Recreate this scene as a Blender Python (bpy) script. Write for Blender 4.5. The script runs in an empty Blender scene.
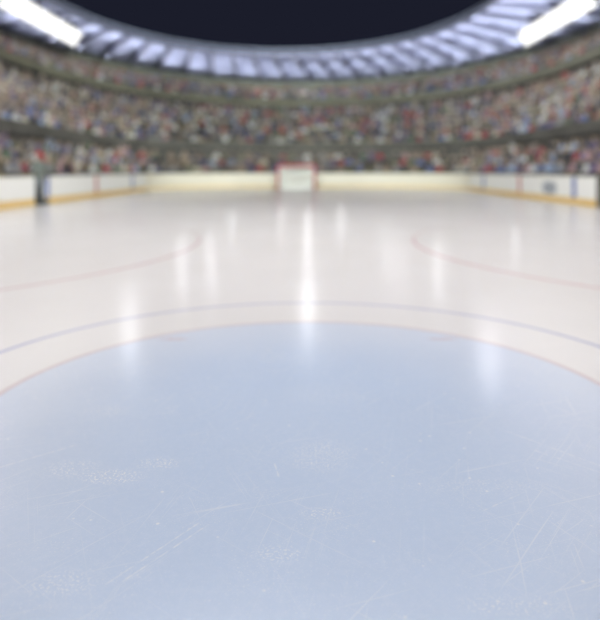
import bpy, bmesh, math, random
import numpy as np
from mathutils import Vector, Matrix
R = math.radians
rng = random.Random(7)
sc = bpy.context.scene
COL = sc.collection

# ------------------------------------------------------------------ helpers
def link(o, parent=None):
    COL.objects.link(o)
    if parent is not None:
        o.parent = parent
    return o

def tag(o, label=None, cat=None, group=None, kind=None):
    if label: o['label'] = label
    if cat: o['category'] = cat
    if group: o['group'] = group
    if kind: o['kind'] = kind
    return o

def obj(name, bm, mats, parent=None, smooth=False):
    me = bpy.data.meshes.new(name)
    bm.to_mesh(me); bm.free()
    for m in (mats if isinstance(mats, (list, tuple)) else [mats]):
        me.materials.append(m)
    if smooth:
        me.polygons.foreach_set('use_smooth', [True] * len(me.polygons))
    return link(bpy.data.objects.new(name, me), parent)

def empty(name, loc, rz=0):
    o = bpy.data.objects.new(name, None)
    o.location = loc; o.rotation_euler = (0, 0, rz)
    o.empty_display_size = .2
    return link(o)

def box(bm, x0, x1, y0, y1, z0, z1, mi=0, M=None):
    co = [(x, y, z) for z in (z0, z1) for y in (y0, y1) for x in (x0, x1)]
    vs = [bm.verts.new(M @ Vector(c) if M else c) for c in co]
    for f in ((0, 2, 3, 1), (4, 5, 7, 6), (0, 1, 5, 4), (2, 6, 7, 3), (0, 4, 6, 2), (1, 3, 7, 5)):
        bm.faces.new([vs[i] for i in f]).material_index = mi

def tube(bm, pts, r, n=10, mi=0, closed=False):
    pts = [Vector(p) for p in pts]
    rings = []
    N = len(pts)
    for i, p in enumerate(pts):
        if closed:
            t = (pts[(i + 1) % N] - pts[i - 1]).normalized()
        else:
            t = (pts[min(i + 1, N - 1)] - pts[max(i - 1, 0)]).normalized()
        up = Vector((0, 0, 1)) if abs(t.z) < .9 else Vector((0, 1, 0))
        a = t.cross(up).normalized(); b = a.cross(t)
        rings.append([bm.verts.new(p + r * (math.cos(2 * math.pi * k / n) * a + math.sin(2 * math.pi * k / n) * b)) for k in range(n)])
    for i in range(N if closed else N - 1):
        A, B = rings[i], rings[(i + 1) % N]
        for k in range(n):
            bm.faces.new((A[k], A[(k + 1) % n], B[(k + 1) % n], B[k])).material_index = mi
    if not closed:
        bm.faces.new(rings[0][::-1]).material_index = mi
        bm.faces.new(rings[-1]).material_index = mi

def sweep(bm, path, profile, mi=0, caps=True):
    """path: list of (x, y, nx, ny) with the outward normal; profile: closed list of (offset, z)."""
    rows = [[bm.verts.new((x + nx * o, y + ny * o, z)) for o, z in profile] for x, y, nx, ny in path]
    n = len(profile)
    for A, B in zip(rows, rows[1:]):
        for k in range(n):
            bm.faces.new((A[k], B[k], B[(k + 1) % n], A[(k + 1) % n])).material_index = mi
    if caps:
        bm.faces.new(rows[0]).material_index = mi
        bm.faces.new(rows[-1][::-1]).material_index = mi

# ------------------------------------------------------------------ materials
def srgb(r, g, b):
    f = lambda c: (c / 255 / 12.92) if c <= 10 else ((c / 255 + .055) / 1.055) ** 2.4
    return (f(r), f(g), f(b), 1)

class NT:
    def __init__(s, m):
        m.use_nodes = True
        s.t = m.node_tree; s.t.nodes.clear()
        s.out = s.t.nodes.new('ShaderNodeOutputMaterial')
    def n(s, ty, **kw):
        nd = s.t.nodes.new(ty)
        for k, v in kw.items(): setattr(nd, k, v)
        return nd
    def l(s, a, b): s.t.links.new(a, b)
    def put(s, v, sock):
        if hasattr(v, 'is_linked') or isinstance(v, bpy.types.NodeSocket): s.l(v, sock)
        else: sock.default_value = v
    def math(s, op, a, b=0.0, c=None, clamp=False):
        nd = s.n('ShaderNodeMath', operation=op, use_clamp=clamp)
        s.put(a, nd.inputs[0]); s.put(b, nd.inputs[1])
        if c is not None: s.put(c, nd.inputs[2])
        return nd.outputs[0]
    def ramp(s, v, a, b, o0=0.0, o1=1.0):
        nd = s.n('ShaderNodeMapRange', interpolation_type='SMOOTHSTEP')
        s.put(v, nd.inputs[0])
        for i, q in zip((1, 2, 3, 4), (a, b, o0, o1)): nd.inputs[i].default_value = q
        return nd.outputs[0]
    def mix(s, f, a, b):
        nd = s.n('ShaderNodeMix', data_type='RGBA')
        s.put(f, nd.inputs[0]); s.put(a, nd.inputs[6]); s.put(b, nd.inputs[7])
        return nd.outputs[2]
    def noise(s, vec, scale, detail=2, rough=.5):
        nd = s.n('ShaderNodeTexNoise')
        s.l(vec, nd.inputs['Vector']); nd.inputs['Scale'].default_value = scale
        nd.inputs['Detail'].default_value = detail; nd.inputs['Roughness'].default_value = rough
        return nd.outputs[0]

def mat(name, col, rough=.7, spec=.3, var=.08, scale=6.0, metal=0.0):
    m = bpy.data.materials.new(name); t = NT(m)
    p = t.n('ShaderNodeBsdfPrincipled')
    tc = t.n('ShaderNodeTexCoord')
    nz = t.noise(tc.outputs['Object'], scale, 3)
    dark = tuple(c * (1 - var) for c in col[:3]) + (1,)
    lite = tuple(min(1, c * (1 + var)) for c in col[:3]) + (1,)
    t.l(t.mix(nz, dark, lite), p.inputs['Base Color'])
    p.inputs['Roughness'].default_value = rough
    p.inputs['Specular IOR Level'].default_value = spec
    p.inputs['Metallic'].default_value = metal
    t.l(p.outputs[0], t.out.inputs[0])
    return m

def emit(name, col, s):
    m = bpy.data.materials.new(name); t = NT(m)
    e = t.n('ShaderNodeEmission'); e.inputs[0].default_value = col; e.inputs[1].default_value = s
    t.l(e.outputs[0], t.out.inputs[0])
    return m

# ------------------------------------------------------------------ rink dimensions (metres; +Y runs down the rink)
CAMH, FPX, VX, VY = 1.33, 606.0, 308.0, 170.0
W, END, RC, BH = 10.4, 44.8, 6.0, 1.07
NEAR = -8.0
BLUE1, RED, BLUE2, GOAL_Y = 23.7, 29.8, 35.9, 42.4

def px(p):
    if p[1] < 1: return (1e9, 1e9)
    return (VX + FPX * p[0] / p[1], VY + FPX * (CAMH - p[2]) / p[1])

def ice_material():
    m = bpy.data.materials.new('scuffed_ice'); t = NT(m)
    p = t.n('ShaderNodeBsdfPrincipled')
    tc = t.n('ShaderNodeTexCoord'); P = tc.outputs['Object']
    sp = t.n('ShaderNodeSeparateXYZ'); t.l(P, sp.inputs[0]); X, Y = sp.outputs[0], sp.outputs[1]
    def dist(cx, cy, ax=1.0, ay=1.0):
        dx = t.math('MULTIPLY', t.math('SUBTRACT', X, cx), ax); dy = t.math('MULTIPLY', t.math('SUBTRACT', Y, cy), ay)
        return t.math('SQRT', t.math('ADD', t.math('MULTIPLY', dx, dx), t.math('MULTIPLY', dy, dy)))
    def line(d, r, w, soft=.012):
        return t.ramp(t.math('ABSOLUTE', t.math('SUBTRACT', d, r)), w / 2 + soft, w / 2 - soft if w / 2 > soft else 0.0)
    big = t.noise(P, .55, 4, .6)
    fine = t.noise(P, 30, 4, .65)
    white = t.mix(big, srgb(222, 217, 210), srgb(229, 225, 219))
    blue = t.mix(big, srgb(184, 199, 219), srgb(198, 211, 228))
    blue = t.mix(t.math('MULTIPLY', t.ramp(fine, .4, .75), .22), blue, srgb(212, 218, 230))
    dc = dist(0.0, 3.47)
    # crease paint is thin and scraped at its rim; brightness further in is painted
    yy = t.math('MAXIMUM', t.math('SUBTRACT', Y, 3.47), 0.0)
    rim = t.math('SQRT', t.math('ADD', t.math('MULTIPLY', X, X), t.math('MULTIPLY', yy, yy)))
    thin = t.ramp(t.math('ADD', rim, t.math('MULTIPLY', t.math('SUBTRACT', big, .5), .5)), 2.0, .40, .6, 1.0)
    fill = t.math('MULTIPLY', t.ramp(rim, 1.84, 1.80), thin)
    col = t.mix(fill, white, blue)
    far = t.ramp(Y, 3.44, 3.48)
    def paint(col, mask, c, a):
        return t.mix(t.math('MULTIPLY', mask, a), col, c)
    col = paint(col, t.math('MULTIPLY', line(dc, 1.835, .05), far), srgb(190, 158, 162), .42)
    col = paint(col, line(dist(0.0, 3.72), 2.35, .045), srgb(130, 134, 185), .62)
    far_fade = t.ramp(Y, 13.0, 9.0, .3, 1)  # circle lines grow fainter with distance down the rink
    col = paint(col, t.math('MULTIPLY', line(dist(-7.94, 10.58), 5.95, .05), far_fade), srgb(190, 112, 122), .75)
    col = paint(col, t.math('MULTIPLY', line(dist(7.86, 10.58), 5.93, .05), far_fade), srgb(200, 110, 120), .8)
    for cy, w, c in ((BLUE1, .25, srgb(90, 100, 180)), (RED, .25, srgb(190, 70, 75)), (BLUE2, .25, srgb(90, 100, 180)), (GOAL_Y, .06, srgb(190, 70, 75))):
        col = paint(col, line(Y, cy, w), c, .5)
    # short reddish ticks just inside the crease edge
    for sx in (-1, 1):
        a = t.ramp(dist(sx * 1.06, 4.77, 1.0, 3.0), .15, .07)
        col = paint(col, t.math('MULTIPLY', a, t.ramp(fine, .35, .55)), srgb(205, 170, 165), .6)
    # scratches: long thin noise cells at several angles, gathered where skates turned
    scr = None
    for ang, sx, sy, th, ofs in ((38, 95, 1.1, .685, 0), (-52, 120, 1.6, .70, 3.1), (12, 130, 2.0, .705, 7.7), (71, 90, 1.3, .70, 11.3), (-25, 140, 1.2, .705, 17.9), (52, 160, 2.4, .70, 23.0)):
        mp = t.n('ShaderNodeMapping'); t.l(P, mp.inputs[0])
        r0 = t.n('ShaderNodeVectorRotate', rotation_type='Z_AXIS'); t.l(P, r0.inputs['Vector']); r0.inputs['Angle'].default_value = R(ang)
        t.l(r0.outputs[0], mp.inputs[0]); mp.inputs['Scale'].default_value = (sx, sy, 1); mp.inputs['Location'].default_value = (ofs, ofs * 1.7, ofs)
        q = t.ramp(t.noise(mp.outputs[0], 1.0, 1.0, .5), th - .02, th + .04)
        scr = q if scr is None else t.math('MAXIMUM', scr, q)
    scr = t.math('MULTIPLY', scr, t.ramp(t.noise(P, 1.6, 2), .36, .66, .05, .34))
    # one long double scratch
    for x0, y0, x1, y1 in ((-.66, 1.93, -.40, 2.30), (-.62, 1.93, -.37, 2.28), (-.16, 2.78, -.12, 2.60), (.66, 2.35, .92, 2.52), (-1.45, 2.65, -1.1, 2.95), (1.05, 2.9, 1.5, 2.45), (1.0, 3.1, 1.42, 2.6)):
        L = math.hypot(x1 - x0, y1 - y0); ux, uy = (x1 - x0) / L, (y1 - y0) / L
        al = t.math('ADD', t.math('MULTIPLY', t.math('SUBTRACT', X, x0), ux), t.math('MULTIPLY', t.math('SUBTRACT', Y, y0), uy))
        ac = t.math('ADD', t.math('MULTIPLY', t.math('SUBTRACT', X, x0), -uy), t.math('MULTIPLY', t.math('SUBTRACT', Y, y0), ux))
        seg = t.math('MULTIPLY', t.ramp(t.math('ABSOLUTE', t.math('SUBTRACT', al, L / 2)), L / 2, L / 2 - .05), t.ramp(t.math('ABSOLUTE', ac), .006, .001))
        seg = t.math('MULTIPLY', seg, t.ramp(fine, .38, .6, .08, .5))
        scr = t.math('MAXIMUM', scr, seg)
    # chipped flecks in patches
    vor = t.n('ShaderNodeTexNoise'); t.l(P, vor.inputs['Vector']); vor.inputs['Scale'].default_value = 95; vor.inputs['Detail'].default_value = 3
    fl = t.ramp(vor.outputs[0], .54, .61)
    patch = t.ramp(t.noise(P, 2.7, 3, .6), .62, .74, 0, .5)
    for cx, cy, rx, ry, a in ((-.85, 2.63, .17, .075, 1), (-1.05, 2.70, .15, .10, .6), (-.68, 2.75, .12, .07, .8), (.06, 2.83, .2, .2, .55), (-1.12, 3.35, .15, .12, .5), (-.1, 2.1, .12, .06, .5), (.05, 2.35, .1, .05, .6), (-.8, 1.95, .15, .08, .45), (.62, 1.85, .2, .06, .4), (.75, 2.55, .35, .08, .3), (.1, 3.6, .3, .2, .3)):
        patch = t.math('MAXIMUM', patch, t.math('MULTIPLY', t.ramp(dist(cx, cy, 1 / rx, 1 / ry), 1.15, .35), a))
    fl = t.math('MULTIPLY', fl, patch)
    sp2 = t.n('ShaderNodeTexVoronoi', feature='F1'); t.l(P, sp2.inputs['Vector']); sp2.inputs['Scale'].default_value = 9
    dots = t.math('MULTIPLY', t.ramp(sp2.outputs['Distance'], .09, .03), .65)
    wear = t.math('MAXIMUM', t.math('MAXIMUM', scr, fl), dots)
    wear = t.math('MAXIMUM', wear, t.math('MULTIPLY', t.ramp(t.noise(P, 130, 3, .7), .55, .72), t.ramp(t.noise(P, 3.4, 3), .35, .7, .2, .7)))
    wear = t.math('MULTIPLY', wear, t.ramp(Y, 12, 4, .2, 1))
    col = paint(col, wear, srgb(246, 241, 233), .8)
    t.l(col, p.inputs['Base Color'])
    p.inputs['IOR'].default_value = 1.31
    p.inputs['Specular IOR Level'].default_value = .5
    t.l(t.math('ADD', t.math('MULTIPLY', big, .05), ICE_ROUGH), p.inputs['Roughness'])
    bp = t.n('ShaderNodeBump'); bp.inputs['Strength'].default_value = .06; bp.inputs['Distance'].default_value = .004
    t.l(t.math('ADD', wear, t.math('MULTIPLY', fine, .5)), bp.inputs['Height'])
    t.l(bp.outputs[0], p.inputs['Normal'])
    t.l(p.outputs[0], t.out.inputs[0])
    return m
ICE_ROUGH = .17

M = {
    'ice': ice_material(),
    'board': mat('white_board_plastic', srgb(238, 234, 228), .45, .3, .02, 1.5),
    'cream': mat('cream_board_plastic', srgb(230, 221, 204), .45, .3, .02, 1.5),
    'kick': mat('yellow_kick_plastic', srgb(226, 190, 120), .5, .3, .05, 2),
    'kick_pale': mat('pale_kick_plastic', srgb(230, 208, 168), .5, .3, .05, 2),
    'cap': mat('board_cap_rail', srgb(170, 165, 140), .5, .3, .05, 2),
    'bred': mat('red_board_stripe', srgb(190, 110, 105), .5, .3, .03),
    'bblue': mat('blue_board_stripe', srgb(95, 110, 170), .5, .3, .03),
    'grey': mat('grey_advert_print', srgb(158, 160, 166), .5, .3, .1, 3),
    'conc': mat('terrace_concrete', srgb(100, 99, 92), .9, .2, .15, 2),
    'dark': mat('dark_stand_wall', srgb(100, 96, 90), .9, .2, .6, .45),
    'olive': mat('olive_balcony_front', srgb(120, 116, 99), .8, .2, .5, .45),
    'green': mat('olive_back_wall', srgb(150, 152, 134), .9, .2, .15, .6),
    'roof': mat('blue_white_roof_panel', srgb(204, 209, 236), .6, .3, .05, .4),
    'rib': mat('roof_rib_steel', srgb(150, 152, 172), .5, .4, .05, 2),
    'rim': mat('roof_rim_steel', srgb(84, 86, 100), .6, .3, .05, 2),
    'redpipe': mat('red_painted_pipe', srgb(205, 38, 48), .35, .4, .04),
    'net': mat('white_net_cord', srgb(245, 244, 238), .8, .2, .03),
    'housing': mat('grey_lamp_housing', srgb(120, 122, 126), .5, .5, .05),
    'lamp': emit('lit_floodlight_glass', (1, .99, .96, 1), 1.6),
    'gate': mat('dark_gate_interior', srgb(70, 74, 74), .8, .2, .1),
}

# ------------------------------------------------------------------ contours
def half_inner(off):
    """board line, left half: near to the middle of the far end; (x, y, outward nx, ny)"""
    pts = []
    n = 40
    for i in range(n + 1):
        pts.append((-W - off, NEAR + (END - RC - NEAR) * i / n, -1, 0))
    for i in range(1, 15):
        a = math.pi - (math.pi / 2) * i / 14
        c, s = math.cos(a), math.sin(a)
        pts.append((-(W - RC) + (RC + off) * c, END - RC + (RC + off) * s, c, s))
    for i in range(1, 9):
        pts.append((-(W - RC) * (1 - i / 8), END + off, 0, 1))
    return pts

def mirror_path(h):
    return h + [(-x, y, -nx, ny) for x, y, nx, ny in h[-2::-1]]

EC, EA, EB, EYC = -1.0, 23.0, 35.0, 40.0
def outer_half(side):
    pts = []
    for i in range(41):
        pts.append((EC + side * EA, NEAR + (EYC - NEAR) * i / 40))
    for i in range(1, 23):
        a = (math.pi / 2) * (i / 22) ** 1.0
        pts.append((EC + side * EA * math.cos(a), EYC + EB * math.sin(a)))
    return pts
IN = mirror_path(half_inner(.75))
OUT = outer_half(-1) + outer_half(1)[-2::-1]
assert len(IN) == len(OUT)
NP = len(IN)
def contour(t):
    return [Vector((IN[i][0] * (1 - t) + OUT[i][0] * t, IN[i][1] * (1 - t) + OUT[i][1] * t)) for i in range(NP)]

# ------------------------------------------------------------------ ice and boards
bm = bmesh.new()
pth = mirror_path(half_inner(.3))
bm.faces.new([bm.verts.new((x, y, 0)) for x, y, _, _ in pth][::-1])
res = bmesh.ops.extrude_face_region(bm, geom=list(bm.faces))
bmesh.ops.translate(bm, vec=(0, 0, -.2), verts=[v for v in res['geom'] if isinstance(v, bmesh.types.BMVert)])
bmesh.ops.recalc_face_normals(bm, faces=bm.faces)
tag(obj('floor', bm, M['ice']), 'sheet of scuffed ice with a pale blue goal crease in front', kind='structure')

full = mirror_path(half_inner(0))
def dense(path, step=.25):
    out = []
    for (x0, y0, a0, b0), (x1, y1, a1, b1) in zip(path, path[1:]):
        n = max(1, int(math.hypot(x1 - x0, y1 - y0) / step + .5))
        for k in range(n):
            f = k / n
            nx, ny = a0 + (a1 - a0) * f, b0 + (b1 - b0) * f; q = math.hypot(nx, ny)
            out.append((x0 + (x1 - x0) * f, y0 + (y1 - y0) * f, nx / q, ny / q))
    return out + [path[-1]]
# the gate gap in the left boards
GATE = (23.05, 23.98)
left = [(-W, NEAR, -1, 0), (-W, GATE[0], -1, 0)]
left2 = [(-W, GATE[1], -1, 0), (-W, END - RC, -1, 0)]
right = [(W, END - RC, 1, 0), (W, 21.76, 1, 0)]
right2 = [(W, 21.19, 1, 0), (W, NEAR, 1, 0)]
endp = [q for q in full if q[1] >= END - RC - 1e-4]
board_prof = [(.0, .22), (.0, BH), (.16, BH), (.16, 0), (.03, 0), (.03, .22)]
kick_prof = [(-.015, 0), (-.015, .24), (.03, .24), (.03, 0)]
cap_prof = [(-.03, BH), (-.03, BH + .05), (.19, BH + .05), (.19, BH)]
def boards(side, paths, m):
    for nm, prof, mt, lb in (('wall_' + side, board_prof, m, 'rink boards along the %s of the ice' % side),
                             ('baseboard_' + side, kick_prof, M['kick_pale' if side == 'back' else 'kick'], 'yellow kick strip at the foot of the %s boards' % side),
                             ('trim_' + side, cap_prof, M['cap'], 'cap rail on top of the %s boards' % side)):
        b = bmesh.new()
        for q in paths: sweep(b, q, prof)
        bmesh.ops.recalc_face_normals(b, faces=b.faces)
        if nm.startswith('wall') and side != 'back':
            s = -1 if side == 'left' else 1
            for cy, w, mi in ((24.2 if s < 0 else BLUE1, .34, 2), (RED, .34, 1), (BLUE2, .34, 2)):
                xa, xb = sorted((s * (W - .004), s * (W + .01)))
                box(b, xa, xb, cy - w / 2, cy + w / 2, .24, BH, mi)
        tag(obj(nm, b, [mt, M['bred'], M['bblue']]), lb, kind='structure')
boards('left', [left, left2], M['board'])
boards('right', [right, right2], M['board'])
boards('back', [endp], M['cream'])

# gate leaf swung back behind the boards, and the printed panel on the right boards
g = empty('rink_gate', (-W - .165, GATE[1], 0), 0)
b = bmesh.new(); box(b, -.06, 0, .02, .95, .26, BH - .04); obj('panel', b, M['board'], g)
b = bmesh.new(); tube(b, [(-.09, .80, .70), (-.09, .80, .90)], .015, 8); box(b, -.11, -.06, .77, .83, .76, .84); obj('latch', b, M['housing'], g)
tag(g, 'white gate leaf folded open behind the left boards, beyond the capped person', 'gate')
b = bmesh.new()
n = 28
ring = [(.72 * math.copysign(abs(math.cos(a)) ** .6, math.cos(a)), .27 * math.copysign(abs(math.sin(a)) ** .6, math.sin(a))) for a in [2 * math.pi * k / n for k in range(n)]]
vs0 = [b.verts.new((W - .012, 26.1 + u, .57 + v)) for u, v in ring]; vs1 = [b.verts.new((W - .001, 26.1 + u, .57 + v)) for u, v in ring]
b.faces.new(vs0); b.faces.new(vs1[::-1])
for k in range(n): b.faces.new((vs0[k], vs1[k], vs1[(k + 1) % n], vs0[(k + 1) % n]))
tag(obj('advert_panel', b, M['grey']), 'grey rounded advert panel on the right-hand white boards', 'advert')
b = bmesh.new(); box(b, W - .05, W + .2, 21.2, 21.75, 0, BH + .12); box(b, W - .05, W + .20, 21.2, 21.75, BH + .12, BH + .18)
tag(obj('gate_post', b, M['dark']), 'dark gate post set in the right boards at the picture edge', 'post')

# ------------------------------------------------------------------ stands
TIERS = [  # t0, t1, z of the first step, rise per row, rows, name
    (.0, .215, 1.05, .50, 3, 'lower'),
    (.25, .61, 3.55, .50, 8, 'middle'),
    (.60, .955, 8.60, .50, 5, 'upper'),
]
def stepped(name, t0, t1, z0, rise, rows, label):
    b = bmesh.new()
    grid = []
    for r in range(rows + 1):
        t = t0 + (t1 - t0) * r / rows
        c = contour(t)
        if r == 0: grid.append([(p.x, p.y, z0 - rise - .02) for p in c])
        else: grid.append([(p.x, p.y, z0 + rise * (r - 1)) for p in c])
        if r < rows: grid.append([(p.x, p.y, z0 + rise * r) for p in c])
    V = [[b.verts.new(q) for q in row] for row in grid]
    for A, B in zip(V, V[1:]):
        for i in range(NP - 1):
            b.faces.new((A[i], A[i + 1], B[i + 1], B[i]))
    return tag(obj(name, b, M['conc']), label, kind='structure')
for t0, t1, z0, rise, rows, nm in TIERS:
    stepped(nm + '_terrace', t0, t1, z0, rise, rows, 'stepped concrete terrace of the %s stand' % nm)
def ring_path(t, off):
    a = contour(t); path = []
    for i in range(NP):
        p, q = a[max(i - 1, 0)], a[min(i + 1, NP - 1)]
        d = (q - p).normalized()
        path.append((a[i].x + d.y * off, a[i].y - d.x * off, -d.y, d.x))
    return path
def ring_wall(name, t, off, z0, z1, th, m, label):
    b = bmesh.new(); path = ring_path(t, off)
    cuts = [path]
    if name == 'wall_front':     # the passage behind the rink gate
        k = next(i for i, q in enumerate(path) if q[1] > GATE[0] - .05)
        x0, _, nx, ny = path[k - 1]
        cuts = [path[:k] + [(x0, GATE[0] - .1, nx, ny)], [(x0, GATE[1] + 1.1, nx, ny)] + [q for q in path[k:] if q[0] > 0 or q[1] > GATE[1] + 1.2]]
    for q in cuts: sweep(b, q, [(0, z0), (0, z1), (th, z1), (th, z0)])
    bmesh.ops.recalc_face_normals(b, faces=b.faces)
    return tag(obj(name, b, m), label, kind='structure')
ring_wall('wall_front', 0, .52, 0, 1.0, .08, M['olive'], 'low wall between the boards and the first row')
ring_wall('wall_concourse', .217, 0, 1.8, 2.95, .15, M['dark'], 'dark concourse wall behind the lower stand')
ring_wall('wall_balcony_middle', .25, .66, 3.05, 3.68, .1, M['dark'], 'dark balcony front under the middle stand')
ring_wall('wall_upper_gangway', .613, 0, 6.9, 7.95, .12, M['dark'], 'dark wall behind the middle stand')
ring_wall('wall_balcony_upper', .60, .66, 7.98, 8.6, .1, M['olive'], 'olive balcony front under the upper stand')
ring_wall('wall_back_of_stand', .962, 0, 10.2, 12.05, .2, M['green'], 'olive wall at the back of the upper stand')
# ground under the stands
b = bmesh.new(); box(b, -34, 30, NEAR, 84, -.5, -.22)
tag(obj('ground', b, M['dark']), 'dark ground beneath the stands', kind='structure')

# ------------------------------------------------------------------ roof ring
RZ = 12.2
ICX, ICY, IA, IB = -2.3, 38.0, 14.0, 17.6
NR = 108
def ell(cx, cy, a, b2, th): return (cx + a * math.cos(th), cy + b2 * math.sin(th))
b = bmesh.new()
prev = None
for k in range(NR + 1):
    th = 2 * math.pi * k / NR
    xi, yi = ell(ICX, ICY, IA, IB, th); xo, yo = ell(EC, EYC, EA + 1.0, EB + 1.0, th)
    row = []
    for f in (0, .5, 1):
        row.append((xi + (xo - xi) * f, yi + (yo - yi) * f, RZ + .35 * math.sin(math.pi * f)))
    cur = [b.verts.new(q) for q in row] + [b.verts.new((q[0], q[1], q[2] + .25)) for q in reversed(row)]
    if prev:
        for j in range(6): b.faces.new((prev[j], prev[(j + 1) % 6], cur[(j + 1) % 6], cur[j]))
    prev = cur
bmesh.ops.recalc_face_normals(b, faces=b.faces)
tag(obj('ceiling', b, M['roof']), 'ring roof of pale blue panels around the dark opening', kind='structure')
b = bmesh.new()
NRIB = 48
for k in range(NRIB):
    th = 2 * math.pi * (k + .5) / NRIB
    xi, yi = ell(ICX, ICY, IA, IB, th); xo, yo = ell(EC, EYC, EA + .6, EB + .6, th)
    if yo < 5: continue
    d = Vector((xo - xi, yo - yi, 0)); L = d.length; a = math.atan2(d.y, d.x)
    Mx = Matrix.Translation((xi, yi, RZ)) @ Matrix.Rotation(a, 4, 'Z')
    box(b, .1, L, -.16, .16, -.35, .1, 0, Mx)
tag(obj('ceiling_ribs', b, M['rib']), 'radial steel ribs under the ring roof', kind='structure')
b = bmesh.new()
pts = [ell(ICX, ICY, IA, IB, 2 * math.pi * k / NR) for k in range(NR)]
tube(b, [(x, y, RZ - .1) for x, y in pts], .28, 8, 0, True)
tag(obj('ceiling_rim', b, M['rim']), 'steel rim round the opening in the roof', kind='structure')

# ------------------------------------------------------------------ floodlight banks
def bank(name, x, y0, y1, z, side, label):
    L = y1 - y0
    root = empty(name, (x, (y0 + y1) / 2, z))
    tag(root, label, 'floodlight', 'floodlight banks under the roof')
    tilt = Matrix.Rotation(side * R(-38), 4, 'Y')    # local +X faces the ice
    Mx = tilt if side < 0 else tilt @ Matrix.Rotation(math.pi, 4, 'Z')
    # side<0: left bank, faces +X and down
    Mx = Matrix.Rotation(R(30), 4, 'Y') if side < 0 else Matrix.Rotation(math.pi, 4, 'Z') @ Matrix.Rotation(R(30), 4, 'Y')
    b = bmesh.new(); box(b, -.35, -.08, -L / 2 - .15, L / 2 + .15, -.62, .62, 0, Mx)
    obj('housing', b, M['housing'], root)
    for v in (-L * .35, 0, L * .35):
        b = bmesh.new()
        tube(b, [(Mx @ Vector((-.2, v, .5))), Vector((Mx @ Vector((-.2, v, .5))).to_tuple()) + Vector((0, 0, RZ - z - .4))], .07, 8)
        obj('hanger', b, M['rib'], root)
    n = 12
    for r in (-1, 1):
        for k in range(n):
            v = -L / 2 + (k + .5) * L / n
            b = bmesh.new()
            q = 20
            rim0 = [b.verts.new(Mx @ Vector((-.08, v + .44 * math.cos(2 * math.pi * i / q), r * .31 + .29 * math.sin(2 * math.pi * i / q)))) for i in range(q)]
            rim1 = [b.verts.new(Mx @ Vector((.02, v + .42 * math.cos(2 * math.pi * i / q), r * .31 + .28 * math.sin(2 * math.pi * i / q)))) for i in range(q)]
            ctr = b.verts.new(Mx @ Vector((.07, v, r * .31)))
            for i in range(q):
                b.faces.new((rim0[i], rim0[(i + 1) % q], rim1[(i + 1) % q], rim1[i]))
                b.faces.new((rim1[i], rim1[(i + 1) % q], ctr))
            bmesh.ops.recalc_face_normals(b, faces=b.faces)
            obj('lamp', b, M['lamp'], root)
    return root
bank('floodlight_bank', -17.5, 34.9, 46.3, 11.25, -1, 'bright floodlight bank of two lamp rows under the left side of the roof')
bank('floodlight_bank', 16.3, 34.9, 46.3, 11.25, 1, 'bright floodlight bank of two lamp rows under the right side of the roof')

# ------------------------------------------------------------------ goal
GX0, GX1, GH, GD = -2.10, .46, 1.65, 1.25
GR = .068
gc, gw = (GX0 + GX1) / 2, (GX1 - GX0) / 2
goal = empty('hockey_goal', (gc, GOAL_Y, 0))
tag(goal, 'red framed ice hockey goal with white net at the far end', 'goal')
def pipe(name, pts, r, m, n=12):
    b = bmesh.new(); tube(b, pts, r, n); return obj(name, b, m, goal, True)
cr = .12
pipe('post', [(-gw, 0, 0), (-gw, 0, GH - cr), (-gw + .035, 0, GH - .035), (-gw + cr, 0, GH)], GR, M['redpipe'])
pipe('post', [(gw, 0, 0), (gw, 0, GH - cr), (gw - .035, 0, GH - .035), (gw - cr, 0, GH)], GR, M['redpipe'])
pipe('crossbar', [(-gw + cr, 0, GH), (gw - cr, 0, GH)], GR, M['redpipe'])
def base_at(z, inset=0):
    pts = []
    d = GD - .5 * z / GH
    for i in range(17):
        a = math.pi * i / 16
        pts.append((-(gw - .05 + .12) * math.cos(a) if 0 < i < 16 else -(gw) * math.cos(a), d * math.sin(a) ** .6 if 0 < i < 16 else 0, z))
    return pts
pipe('base_frame', base_at(.04), .04, M['net'])
pipe('top_frame', base_at(GH - .05), .03, M['net'])
b = bmesh.new()
c = .014
NL = 22
rows = [base_at(.05 + (GH - .1) * k / NL) for k in range(NL + 1)]
def fine_row(row, m):
    out = []
    for p0, p1 in zip(row, row[1:]):
        for k in range(m): out.append(tuple(p0[j] + (p1[j] - p0[j]) * k / m for j in range(3)))
    return out + [row[-1]]
rows = [fine_row(r_, 4) for r_ in rows]
for r_ in rows[1:-1]: tube(b, r_, c, 4)
for i in range(1, len(rows[0]) - 1): tube(b, [r_[i] for r_ in rows], c, 4)
top = base_at(GH - .05)
for k in range(1, 10):
    f = k / 10
    tube(b, [(p[0], p[1] * f, p[2]) for p in top], c, 4)
for i in range(1, 16): tube(b, [(top[i][0], 0, GH - .03), top[i]], c, 4)
obj('net', b, M['net'], goal)
b = bmesh.new()
sk = base_at(.05); sk2 = base_at(.34)
va = [b.verts.new((p[0] * .97, p[1] * .97, .05)) for p in sk]; vb = [b.verts.new((p[0] * .97, p[1] * .97, .34)) for p in sk2]
va2 = [b.verts.new((p[0] * .95, p[1] * .95, .05)) for p in sk]; vb2 = [b.verts.new((p[0] * .95, p[1] * .95, .34)) for p in sk2]
for i in range(16):
    b.faces.new((va[i], va[i + 1], vb[i + 1], vb[i])); b.faces.new((va2[i + 1], va2[i], vb2[i], vb2[i + 1])); b.faces.new((vb[i], vb[i + 1], vb2[i + 1], vb2[i]))
obj('skirt_pad', b, M['net'], goal)

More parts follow.
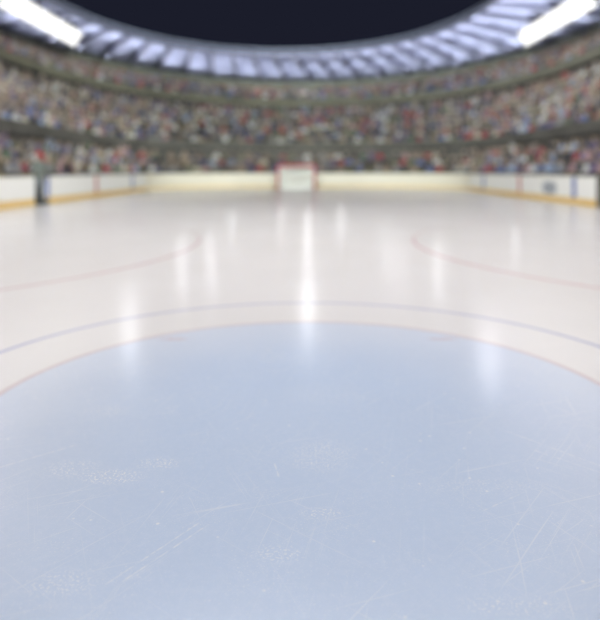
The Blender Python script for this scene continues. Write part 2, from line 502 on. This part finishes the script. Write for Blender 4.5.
# ------------------------------------------------------------------ people
def skin_mesh(verts, edges, root=0, sub=1):
    """one continuous surface grown round a skeleton; verts: (x, y, z, rx, ry)"""
    me = bpy.data.meshes.new('skeleton')
    me.from_pydata([v[:3] for v in verts], edges, [])
    o = bpy.data.objects.new('skeleton', me); COL.objects.link(o)
    md = o.modifiers.new('s', 'SKIN'); md.use_smooth_shade = True
    if not me.skin_vertices: 
        bmm = bmesh.new(); bmm.from_mesh(me); bmm.verts.layers.skin.verify(); bmm.to_mesh(me); bmm.free()
    sv = me.skin_vertices[0].data
    for i, v in enumerate(verts):
        sv[i].radius = (v[3], v[4]); sv[i].use_root = (i == root)
    if sub:
        m2 = o.modifiers.new('d', 'SUBSURF'); m2.levels = sub; m2.render_levels = sub
    dg = bpy.context.evaluated_depsgraph_get(); dg.update()
    out = bpy.data.meshes.new_from_object(o.evaluated_get(dg))
    bpy.data.objects.remove(o); bpy.data.meshes.remove(me)
    return out

def seated_skeleton(pose):
    """faces -Y (towards the ice), sits on z=0 with the feet at z=-.40"""
    lean = {'upright': 0, 'forward': .13, 'cheering': -.02, 'folded': .03}[pose]
    V = [(0, .02, .10, .15, .12), (0, .03 - lean * .4, .26, .145, .11), (0, .03 - lean * .8, .44, .165, .11), (0, .02 - lean, .53, .07, .065),
         (0, .0 - lean * 1.1, .62, .075, .085), (0, -.01 - lean * 1.15, .72, .082, .10), (0, 0 - lean * 1.15, .80, .06, .07)]
    E = [(0, 1), (1, 2), (2, 3), (3, 4), (4, 5), (5, 6)]
    for s in (-1, 1):
        k = len(V)
        V += [(s * .10, -.08, .09, .085, .085), (s * .12, -.38, .09, .065, .065), (s * .12, -.37, -.18, .052, .052), (s * .12, -.35, -.42, .045, .045), (s * .12, -.44, -.455, .042, .032)]
        E += [(0, k), (k, k + 1), (k + 1, k + 2), (k + 2, k + 3), (k + 3, k + 4)]
        k = len(V)
        ty, tz = .03 - lean * .8, .46
        V.append((s * .19, ty, tz, .062, .062))
        if pose == 'cheering': V += [(s * .30, ty - .08, .66, .048, .048), (s * .25, ty - .12, .90, .036, .036), (s * .24, ty - .13, .99, .034, .026)]
        elif pose == 'folded': V += [(s * .25, ty - .03, .24, .05, .05), (s * .06, ty - .24, .28, .04, .04), (-s * .04, ty - .25, .29, .035, .03)]
        elif pose == 'forward': V += [(s * .25, ty - .12, .28, .05, .05), (s * .10, -.36, .20, .038, .038), (s * .05, -.42, .19, .036, .03)]
        else: V += [(s * .25, ty + .0, .22, .05, .05), (s * .16, -.22, .19, .038, .038), (s * .13, -.31, .185, .036, .028)]
        E += [(2, k), (k, k + 1), (k + 1, k + 2), (k + 2, k + 3)]
    return V, E, lean

SKIN, HAIR, TOP, TROU, SHOE = range(5)
def zone_seated(c, lean, hands):
    x, y, z = c
    if z > .555 and abs(x) < .13 and (y > -.12 - lean * 1.15 - .08):
        hy = y + lean * 1.15
        if z > .77 or (hy > .02 and z > .62): return HAIR
        return SKIN
    for h in hands:
        if (Vector(c) - h).length < .075: return SKIN
    if z < -.37: return SHOE
    if z < .14 and (y < -.03 or z < .02) or y < -.33 and z < .17: return TROU
    return TOP
pal_top = {'red': (168, 48, 52), 'crimson': (140, 50, 62), 'navy': (56, 60, 100), 'blue': (84, 100, 156), 'pale-blue': (140, 158, 188), 'black': (48, 46, 48),
           'charcoal': (76, 74, 76), 'grey': (130, 126, 124), 'white': (206, 202, 196), 'cream': (188, 176, 152), 'tan': (150, 126, 104), 'brown': (104, 84, 70),
           'olive': (100, 102, 76), 'green': (72, 100, 74), 'purple': (104, 84, 120), 'pink': (182, 136, 138)}
wt = {'red': 7, 'crimson': 4, 'navy': 8, 'blue': 7, 'pale-blue': 5, 'black': 9, 'charcoal': 11, 'grey': 12, 'white': 9, 'cream': 6, 'tan': 8, 'brown': 8, 'olive': 7, 'green': 4, 'purple': 5, 'pink': 4}
def lift(v):  # lightens and flattens cloth colours, putting haze into them
    g = sum(v) / 3
    return tuple(120 + .84 * (g + (c - g) * .9 - 106) for c in v)
MT = {k: mat(k.replace(' ', '_') + '_cloth', srgb(*lift(v)), .9, .15, .1, 9) for k, v in pal_top.items()}
MS = [mat('skin_tone', srgb(*c), .6, .3, .05, 8) for c in ((164, 144, 128), (152, 132, 116), (120, 102, 90), (174, 156, 140))]
MH = [mat('hair_tone', srgb(*c), .7, .3, .15, 20) for c in ((52, 42, 36), (96, 72, 50), (150, 122, 84), (120, 116, 112))]
MTR = {k: mat(k + '_trousers', srgb(*c), .9, .15, .1, 9) for k, c in {'dark': (50, 50, 56), 'denim': (74, 84, 112), 'khaki': (128, 116, 94)}.items()}
MSH = mat('dark_shoes', srgb(44, 42, 42), .6, .3)
tops = list(wt); topw = [wt[k] for k in tops]
POSES = ('upright', 'forward', 'cheering', 'folded')
def person_template(pose, sub):
    V, E, lean = seated_skeleton(pose)
    me = skin_mesh(V, E, 0, sub)
    hands = [Vector(V[i][:3]) for i in (len(V) - 1, len(V) - 10)]
    hands = [Vector(V[15][:3]), Vector(V[24][:3])]
    z = [zone_seated(p.center, lean, hands) for p in me.polygons]
    me.materials.clear()
    for _ in range(5): me.materials.append(None)
    me.polygons.foreach_set('material_index', z)
    me.polygons.foreach_set('use_smooth', [True] * len(z))
    return me
hi = {p: person_template(p, 1) for p in POSES}
lo = {p: person_template(p, 0) for p in POSES}
for p in POSES: hi[p].name = 'person'

# seats along each row
ORD = ['', 'first', 'second', 'third', 'fourth', 'fifth', 'sixth', 'seventh', 'eighth', 'ninth', 'tenth', 'eleventh', 'twelfth', 'thirteenth', 'fourteenth', 'fifteenth', 'sixteenth',
       'seventeenth', 'eighteenth', 'nineteenth', 'twentieth']
def ordinal(n):
    if n <= 20: return ORD[n]
    tens = {2: 'twenty', 3: 'thirty', 4: 'forty', 5: 'fifty'}[n // 10]
    return tens + '-' + ORD[n % 10] if n % 10 else {2: 'twentieth', 3: 'thirtieth', 4: 'fortieth'}[n // 10]
seats = []
for ti, (t0, t1, z0, rise, rows, nm) in enumerate(TIERS):
    for r in range(rows):
        c = contour(t0 + (t1 - t0) * r / rows)
        z = z0 + rise * r
        run = rng.uniform(0, .5)
        for i in range(NP - 1):
            p, q = c[i], c[i + 1]
            L = (q - p).length; d = (q - p) / L
            nrm = Vector((d.y, -d.x))       # towards the ice
            s = run
            while s < L:
                pos = p + d * s - nrm * .16
                u, v = px((pos.x, pos.y, z + .4))
                if -70 < u < 670 and v > -60 and rng.random() < .93:
                    rot = math.atan2(nrm.x, -nrm.y) + rng.uniform(-.15, .15)
                    side = 'left' if pos.x < 0 else 'right'
                    seats.append(dict(pos=(pos.x, pos.y, z), rot=-math.atan2(-nrm.x, -nrm.y) + rng.uniform(-.15, .15), u=u, v=v, d=pos.y, tier=nm, row=r, side=side,
                                      top=rng.choices(tops, topw)[0], skin=rng.choice(MS), hair=rng.choice(MH), tr=rng.choice(list(MTR)), pose=rng.choices(POSES, (6, 4, 0 if nm == 'upper' else 1, 3))[0],
                                      sc=rng.uniform(.92, 1.04)))
                s += rng.uniform(.60, .73)
            run = s - L
# the 300 that show largest, taken from the picture edge inwards along every row
def in_frame(s): return 4 < s['u'] < 596 and s['v'] > 6
cand = sorted([s for s in seats if in_frame(s)], key=lambda s: s['d'])[:300]
chosen = set(id(s) for s in cand)
counts = {}
people_mesh_cache = {}
for s in cand:
    key = (s['side'], s['tier'], s['row'])
    counts[key] = counts.get(key, 0) + 1
    o = bpy.data.objects.new('person', hi[s['pose']])
    o.location = s['pos']; o.rotation_euler = (0, 0, s['rot']); o.scale = (s['sc'],) * 3
    COL.objects.link(o)
    for i, m in enumerate((s['skin'], s['hair'], MT[s['top']], MTR[s['tr']], MSH)):
        o.material_slots[i].link = 'OBJECT'; o.material_slots[i].material = m
    act = {'upright': 'seated', 'forward': 'leaning', 'cheering': 'cheering', 'folded': 'seated'}[s['pose']]
    tag(o, '%s person in %s top, %s row of %s %s stand, %s from %s picture edge' % (act, s['top'], ordinal(s['row'] + 1), s['side'], s['tier'], ordinal(counts[key]), s['side']),
        'person', 'spectators in the %s %s stand' % (s['side'], s['tier']))
# everyone further off: one uncountable mass
pal = MS + MH + [MT[k] for k in tops] + list(MTR.values()) + [MSH]
pidx = {m.name: i for i, m in enumerate(pal)}
tmpl = {}
for p in POSES:
    me = lo[p]
    co = np.empty(len(me.vertices) * 3); me.vertices.foreach_get('co', co)
    fl = [tuple(f.vertices) for f in me.polygons]
    tmpl[p] = (co.reshape(-1, 3), fl, [f.material_index for f in me.polygons])
AV, AF, AM = [], [], []
base = 0
for s in seats:
    if id(s) in chosen: continue
    co, fl, mi = tmpl[s['pose']]
    ca, sa = math.cos(s['rot']), math.sin(s['rot'])
    q = co * s['sc']
    w = np.stack([q[:, 0] * ca - q[:, 1] * sa, q[:, 0] * sa + q[:, 1] * ca, q[:, 2]], 1) + np.array(s['pos'])
    AV.append(w)
    AF += [tuple(i + base for i in f) for f in fl]
    lut = [pidx[s['skin'].name], pidx[s['hair'].name], pidx[MT[s['top']].name], pidx[MTR[s['tr']].name], pidx[MSH.name]]
    AM += [lut[i] for i in mi]
    base += len(co)
me = bpy.data.meshes.new('crowd')
me.from_pydata(np.concatenate(AV).tolist(), [], AF)
for m in pal: me.materials.append(m)
me.polygons.foreach_set('material_index', AM)
me.polygons.foreach_set('use_smooth', [True] * len(AM))
tag(link(bpy.data.objects.new('crowd', me)), 'dense distant crowd filling the rows of the stands all round', 'crowd', kind='stuff')
print('SEATS', len(seats), 'faces', len(AM))

# the capped person standing in the open gate of the left boards
def standing():
    V = [(0, 0, .95, .165, .12), (0, .01, 1.12, .15, .115), (0, .02, 1.36, .185, .125), (0, .02, 1.50, .07, .07), (0, .0, 1.60, .078, .09), (0, -.005, 1.71, .085, .102), (0, 0, 1.80, .06, .07), (0, -.10, 1.635, .018, .016)]
    E = [(0, 1), (1, 2), (2, 3), (3, 4), (4, 5), (5, 6), (4, 7)]
    for s in (-1, 1):
        k = len(V)
        V += [(s * .11, 0, .84, .10, .10), (s * .13, -.01, .48, .075, .075), (s * .13, .01, .12, .055, .055), (s * .14, -.14, .05, .05, .045)]
        E += [(0, k), (k, k + 1), (k + 1, k + 2), (k + 2, k + 3)]
        k = len(V)
        V += [(s * .22, .02, 1.40, .075, .075), (s * .29, .03, 1.10, .058, .058), (s * .27, -.10, .86, .042, .042), (s * .265, -.13, .78, .042, .025)]
        E += [(2, k), (k, k + 1), (k + 1, k + 2), (k + 2, k + 3)]
        h = k + 3
        for j in range(4):
            q = len(V)
            V += [(s * (.262 + .004 * j), -.165 + .022 * j, .745, .0095, .0095), (s * (.255 + .004 * j), -.172 + .022 * j, .70 - (.01, .02, .015, 0)[j], .0085, .0085)]
            E += [(h, q), (q, q + 1)]
        q = len(V)
        V += [(s * .245, -.175, .775, .011, .011), (s * .238, -.195, .745, .009, .009)]
        E += [(h, q), (q, q + 1)]
    return V, E
V, E = standing()
me = skin_mesh(V, E, 0, 2)
idx = []
for p in me.polygons:
    x, y, z = p.center
    if z > 1.53 and abs(x) < .14: idx.append(1 if (y > .03 and z > 1.62) else 0)
    elif z < .83 and abs(x) > .215: idx.append(0)
    elif z < .13: idx.append(4)
    elif z < .80: idx.append(3)
    else: idx.append(2)
me.materials.clear()
coat = mat('grey_green_coat', srgb(112, 117, 110), .9, .15, .1, 9)
for m in (MS[0], MH[0], coat, mat('grey_trousers', srgb(140, 143, 146), .9, .15), MSH): me.materials.append(m)
me.polygons.foreach_set('material_index', idx); me.polygons.foreach_set('use_smooth', [True] * len(idx))
me.name = 'person'
SP = (-10.52, 23.66, .17)
st = link(bpy.data.objects.new('person', me)); st.location = SP; st.rotation_euler = (0, 0, R(35))
tag(st, 'person in red cap and grey-green coat standing in the gap of the left boards', 'person')
b = bmesh.new()
q = 24
def capring(z, rx, ry, oy): return [b.verts.new((rx * math.cos(2 * math.pi * i / q), oy + ry * math.sin(2 * math.pi * i / q), z)) for i in range(q)]
rings = [capring(1.74, .108, .125, 0), capring(1.80, .106, .122, 0), capring(1.86, .085, .098, .005), capring(1.89, .04, .048, .005)]
for A, B in zip(rings, rings[1:]):
    for i in range(q): b.faces.new((A[i], A[(i + 1) % q], B[(i + 1) % q], B[i]))
b.faces.new(rings[-1])
cap = obj('cap', b, mat('red_cap_cloth', srgb(176, 40, 44), .8, .2), st, True)
b = bmesh.new()
up = [b.verts.new((.10 * math.cos(a), -.08 - .13 * math.sin(a), 1.752 - .02 * math.sin(a))) for a in [math.pi * i / 12 for i in range(13)]]
dn = [b.verts.new((v.co.x, v.co.y, v.co.z - .008)) for v in up]
b.faces.new(up); b.faces.new(dn[::-1])
for i in range(12): b.faces.new((up[i], dn[i], dn[i + 1], up[i + 1]))
b.faces.new((up[12], dn[12], dn[0], up[0]))
obj('brim', b, cap.data.materials[0], cap)
for s in (-1, 1):
    b = bmesh.new(); bmesh.ops.create_icosphere(b, subdivisions=2, radius=.013, matrix=Matrix.Translation((s * .034, -.088, 1.685)))
    obj('eye', b, MSH, st, True)
# the low platform that person stands on
b = bmesh.new(); box(b, -11.05, -10.22, GATE[0] + .02, GATE[1] - .02, 0, .165)
tag(obj('gate_step', b, M['gate']), 'dark low step in the gap of the left boards', 'step')

# ------------------------------------------------------------------ lamps
ICE_FILL, BANK, STAND, UPL, UPL2, UPL3 = 980, 70, 40000, 4300, 800, 150
def area(name, loc, target, sx, sy, power, col=(1, .97, .95)):
    l = bpy.data.lights.new(name, 'AREA'); l.shape = 'RECTANGLE'; l.size = sx; l.size_y = sy; l.energy = power; l.color = col
    o = bpy.data.objects.new(name, l); o.location = loc
    o.rotation_euler = (Vector(target) - Vector(loc)).to_track_quat('-Z', 'Y').to_euler()
    return link(o)
# the two banks in the picture
area('bank_light_left', (-16.6, 40, 10.4), (0, 24, 0), 10, 1.2, BANK, (1, .98, .96))
area('bank_light_right', (15.7, 40, 10.4), (0, 24, 0), 10, 1.2, BANK, (1, .98, .96))
# added unseen area lights above the view that brighten the ice
for y, pw in ((-2, ICE_FILL * .12), (8, ICE_FILL * 1.48), (15.5, ICE_FILL * 1.0)):
    area('ice_fill_light', (0, y, 12.2), (0, y, 0), 14, 5, pw, (1, .965, .95))
for sx in (-1, 1):  # added unseen lights from both sides, more fill for the ice
    area('side_fill_light', (sx * 19.5, 28, 10.9), (-sx * 2, 22, 0), 8, 1.5, ICE_FILL * 1.25, (1, .97, .955))
# added unseen spots above the view that brighten the crowd and boards
def spot(name, loc, dirv, power, cone, size, col, blend=1.0):
    l = bpy.data.lights.new(name, 'SPOT'); l.energy = power; l.color = col; l.spot_size = R(cone); l.spot_blend = blend; l.shadow_soft_size = size
    o = link(bpy.data.objects.new(name, l)); o.location = loc
    o.rotation_euler = Vector(dirv).to_track_quat('-Z', 'Y').to_euler()
    return o
for x, az, pw in ((9, -38, .6), (-9, 2, 1), (-5, 18, 1), (5, -18, 1), (9, -2, 1), (-9, 38, .55)):
    spot('stand_fill', (x, 2, 10.2), (math.sin(R(az)), math.cos(R(az)), .02 if abs(az) < 30 else -.10), STAND * pw, 44, .5, (.88, 1, .96))
# added spots without fixtures, aimed up from the stands to brighten the roof
for t, off, z, pw, st_, sl in ((.25, .8, 3.8, UPL, 4, .45), (.60, .8, 9.0, UPL2, 2, 1.0), (.80, 0, 11.1, UPL3, 2, .7)):
    UP = ring_path(t, off)
    for i in range(26, NP - 26, st_):
        x, y, nx, ny = UP[i]
        k = sl * max(ny, 0) ** 2
        spot('roof_fill', (x, y, z), (nx * k, ny * k, 1), pw, 60 if z < 8 else 84 if z < 10 else 140, .15, (.88, .92, 1))

# added unseen spots at rim and balconies, each drawing a streak on the ice
SPOTS = [  # pixel column, row it lands on, mount depth, mount height, power, cone
    (308, 338, 'rim', 1.5, 2.0), (308, 262, 'mid', .45, 3.4), (211, 258, 'mid', .4, 2.2), (182, 264, 'mid', .42, 2.6), (130, 322, 'rim', 1.25, 2.4), (438, 276, 'mid', .42, 2.6),
    (490, 330, 'rim', 1.1, 2.2), (403, 258, 'mid', .2, 2.4), (387, 240, 'mid', .25, 3), (232, 222, 'low', .09, 3), (281, 215, 'low', .08, 3), (341, 215, 'low', .11, 3), (517, 240, 'low', .2, 3), (308, 225, 'low', .1, 3),
]
def ray_to(col, t=None, rim=False):
    """point of a contour (or of the roof rim) in the vertical plane through picture column col"""
    k = (col - VX) / FPX
    pts = [Vector(ell(ICX, ICY, IA + .3, IB + .3, math.pi * i / 400)) for i in range(401)][::-1] if rim else contour(t)
    for p, q in zip(pts, pts[1:]):
        a, c2 = p.x - k * p.y, q.x - k * q.y
        if a * c2 <= 0 and max(p.y, q.y) > 20:
            f = a / (a - c2)
            return p + (q - p) * f
SPOT_P = 150
seen_names = 0
for col, row, where, pw, cone in SPOTS:
    if where == 'rim': p = ray_to(col, rim=True); z = RZ - .55
    elif where == 'mid': p = ray_to(col, .568); z = 8.1
    else: p = ray_to(col, .212); z = 3.45
    d = FPX * CAMH / (row - VY)
    tgt = Vector(((col - VX) / FPX * d, d, 0))
    l = bpy.data.lights.new('ice_spot', 'SPOT'); l.energy = SPOT_P * pw; l.spot_size = R(cone); l.spot_blend = 1.0; l.shadow_soft_size = .12; l.color = (.95, .97, 1)
    o = link(bpy.data.objects.new('ice_spot', l)); o.location = (p.x * .985, p.y * .985, z)
    o.rotation_euler = (tgt - o.location).to_track_quat('-Z', 'Y').to_euler()

# ------------------------------------------------------------------ world, camera, view
w = bpy.data.worlds.new('night'); sc.world = w; w.use_nodes = True
bg = w.node_tree.nodes['Background']; bg.inputs[0].default_value = srgb(27, 29, 42); bg.inputs[1].default_value = 1
cam = bpy.data.cameras.new('camera'); co = link(bpy.data.objects.new('camera', cam))
co.location = (0, 0, CAMH); co.rotation_euler = (R(90), 0, 0)
cam.sensor_fit = 'HORIZONTAL'; cam.sensor_width = 36; cam.lens = 36 * FPX / 600
cam.shift_x = (300 - VX) / 600; cam.shift_y = -(310 - VY) / 600
cam.clip_start = .05; cam.clip_end = 300
cam.dof.use_dof = True; cam.dof.focus_distance = 2.3; cam.dof.aperture_fstop = .95; cam.dof.aperture_blades = 0
sc.camera = co
sc.view_settings.view_transform = 'Standard'; sc.view_settings.look = 'None'; sc.view_settings.gamma = 1; sc.view_settings.use_curve_mapping = False
sc.view_settings.exposure = 0
sc.cycles.use_denoising = True
sc.cycles.sample_clamp_indirect = 4
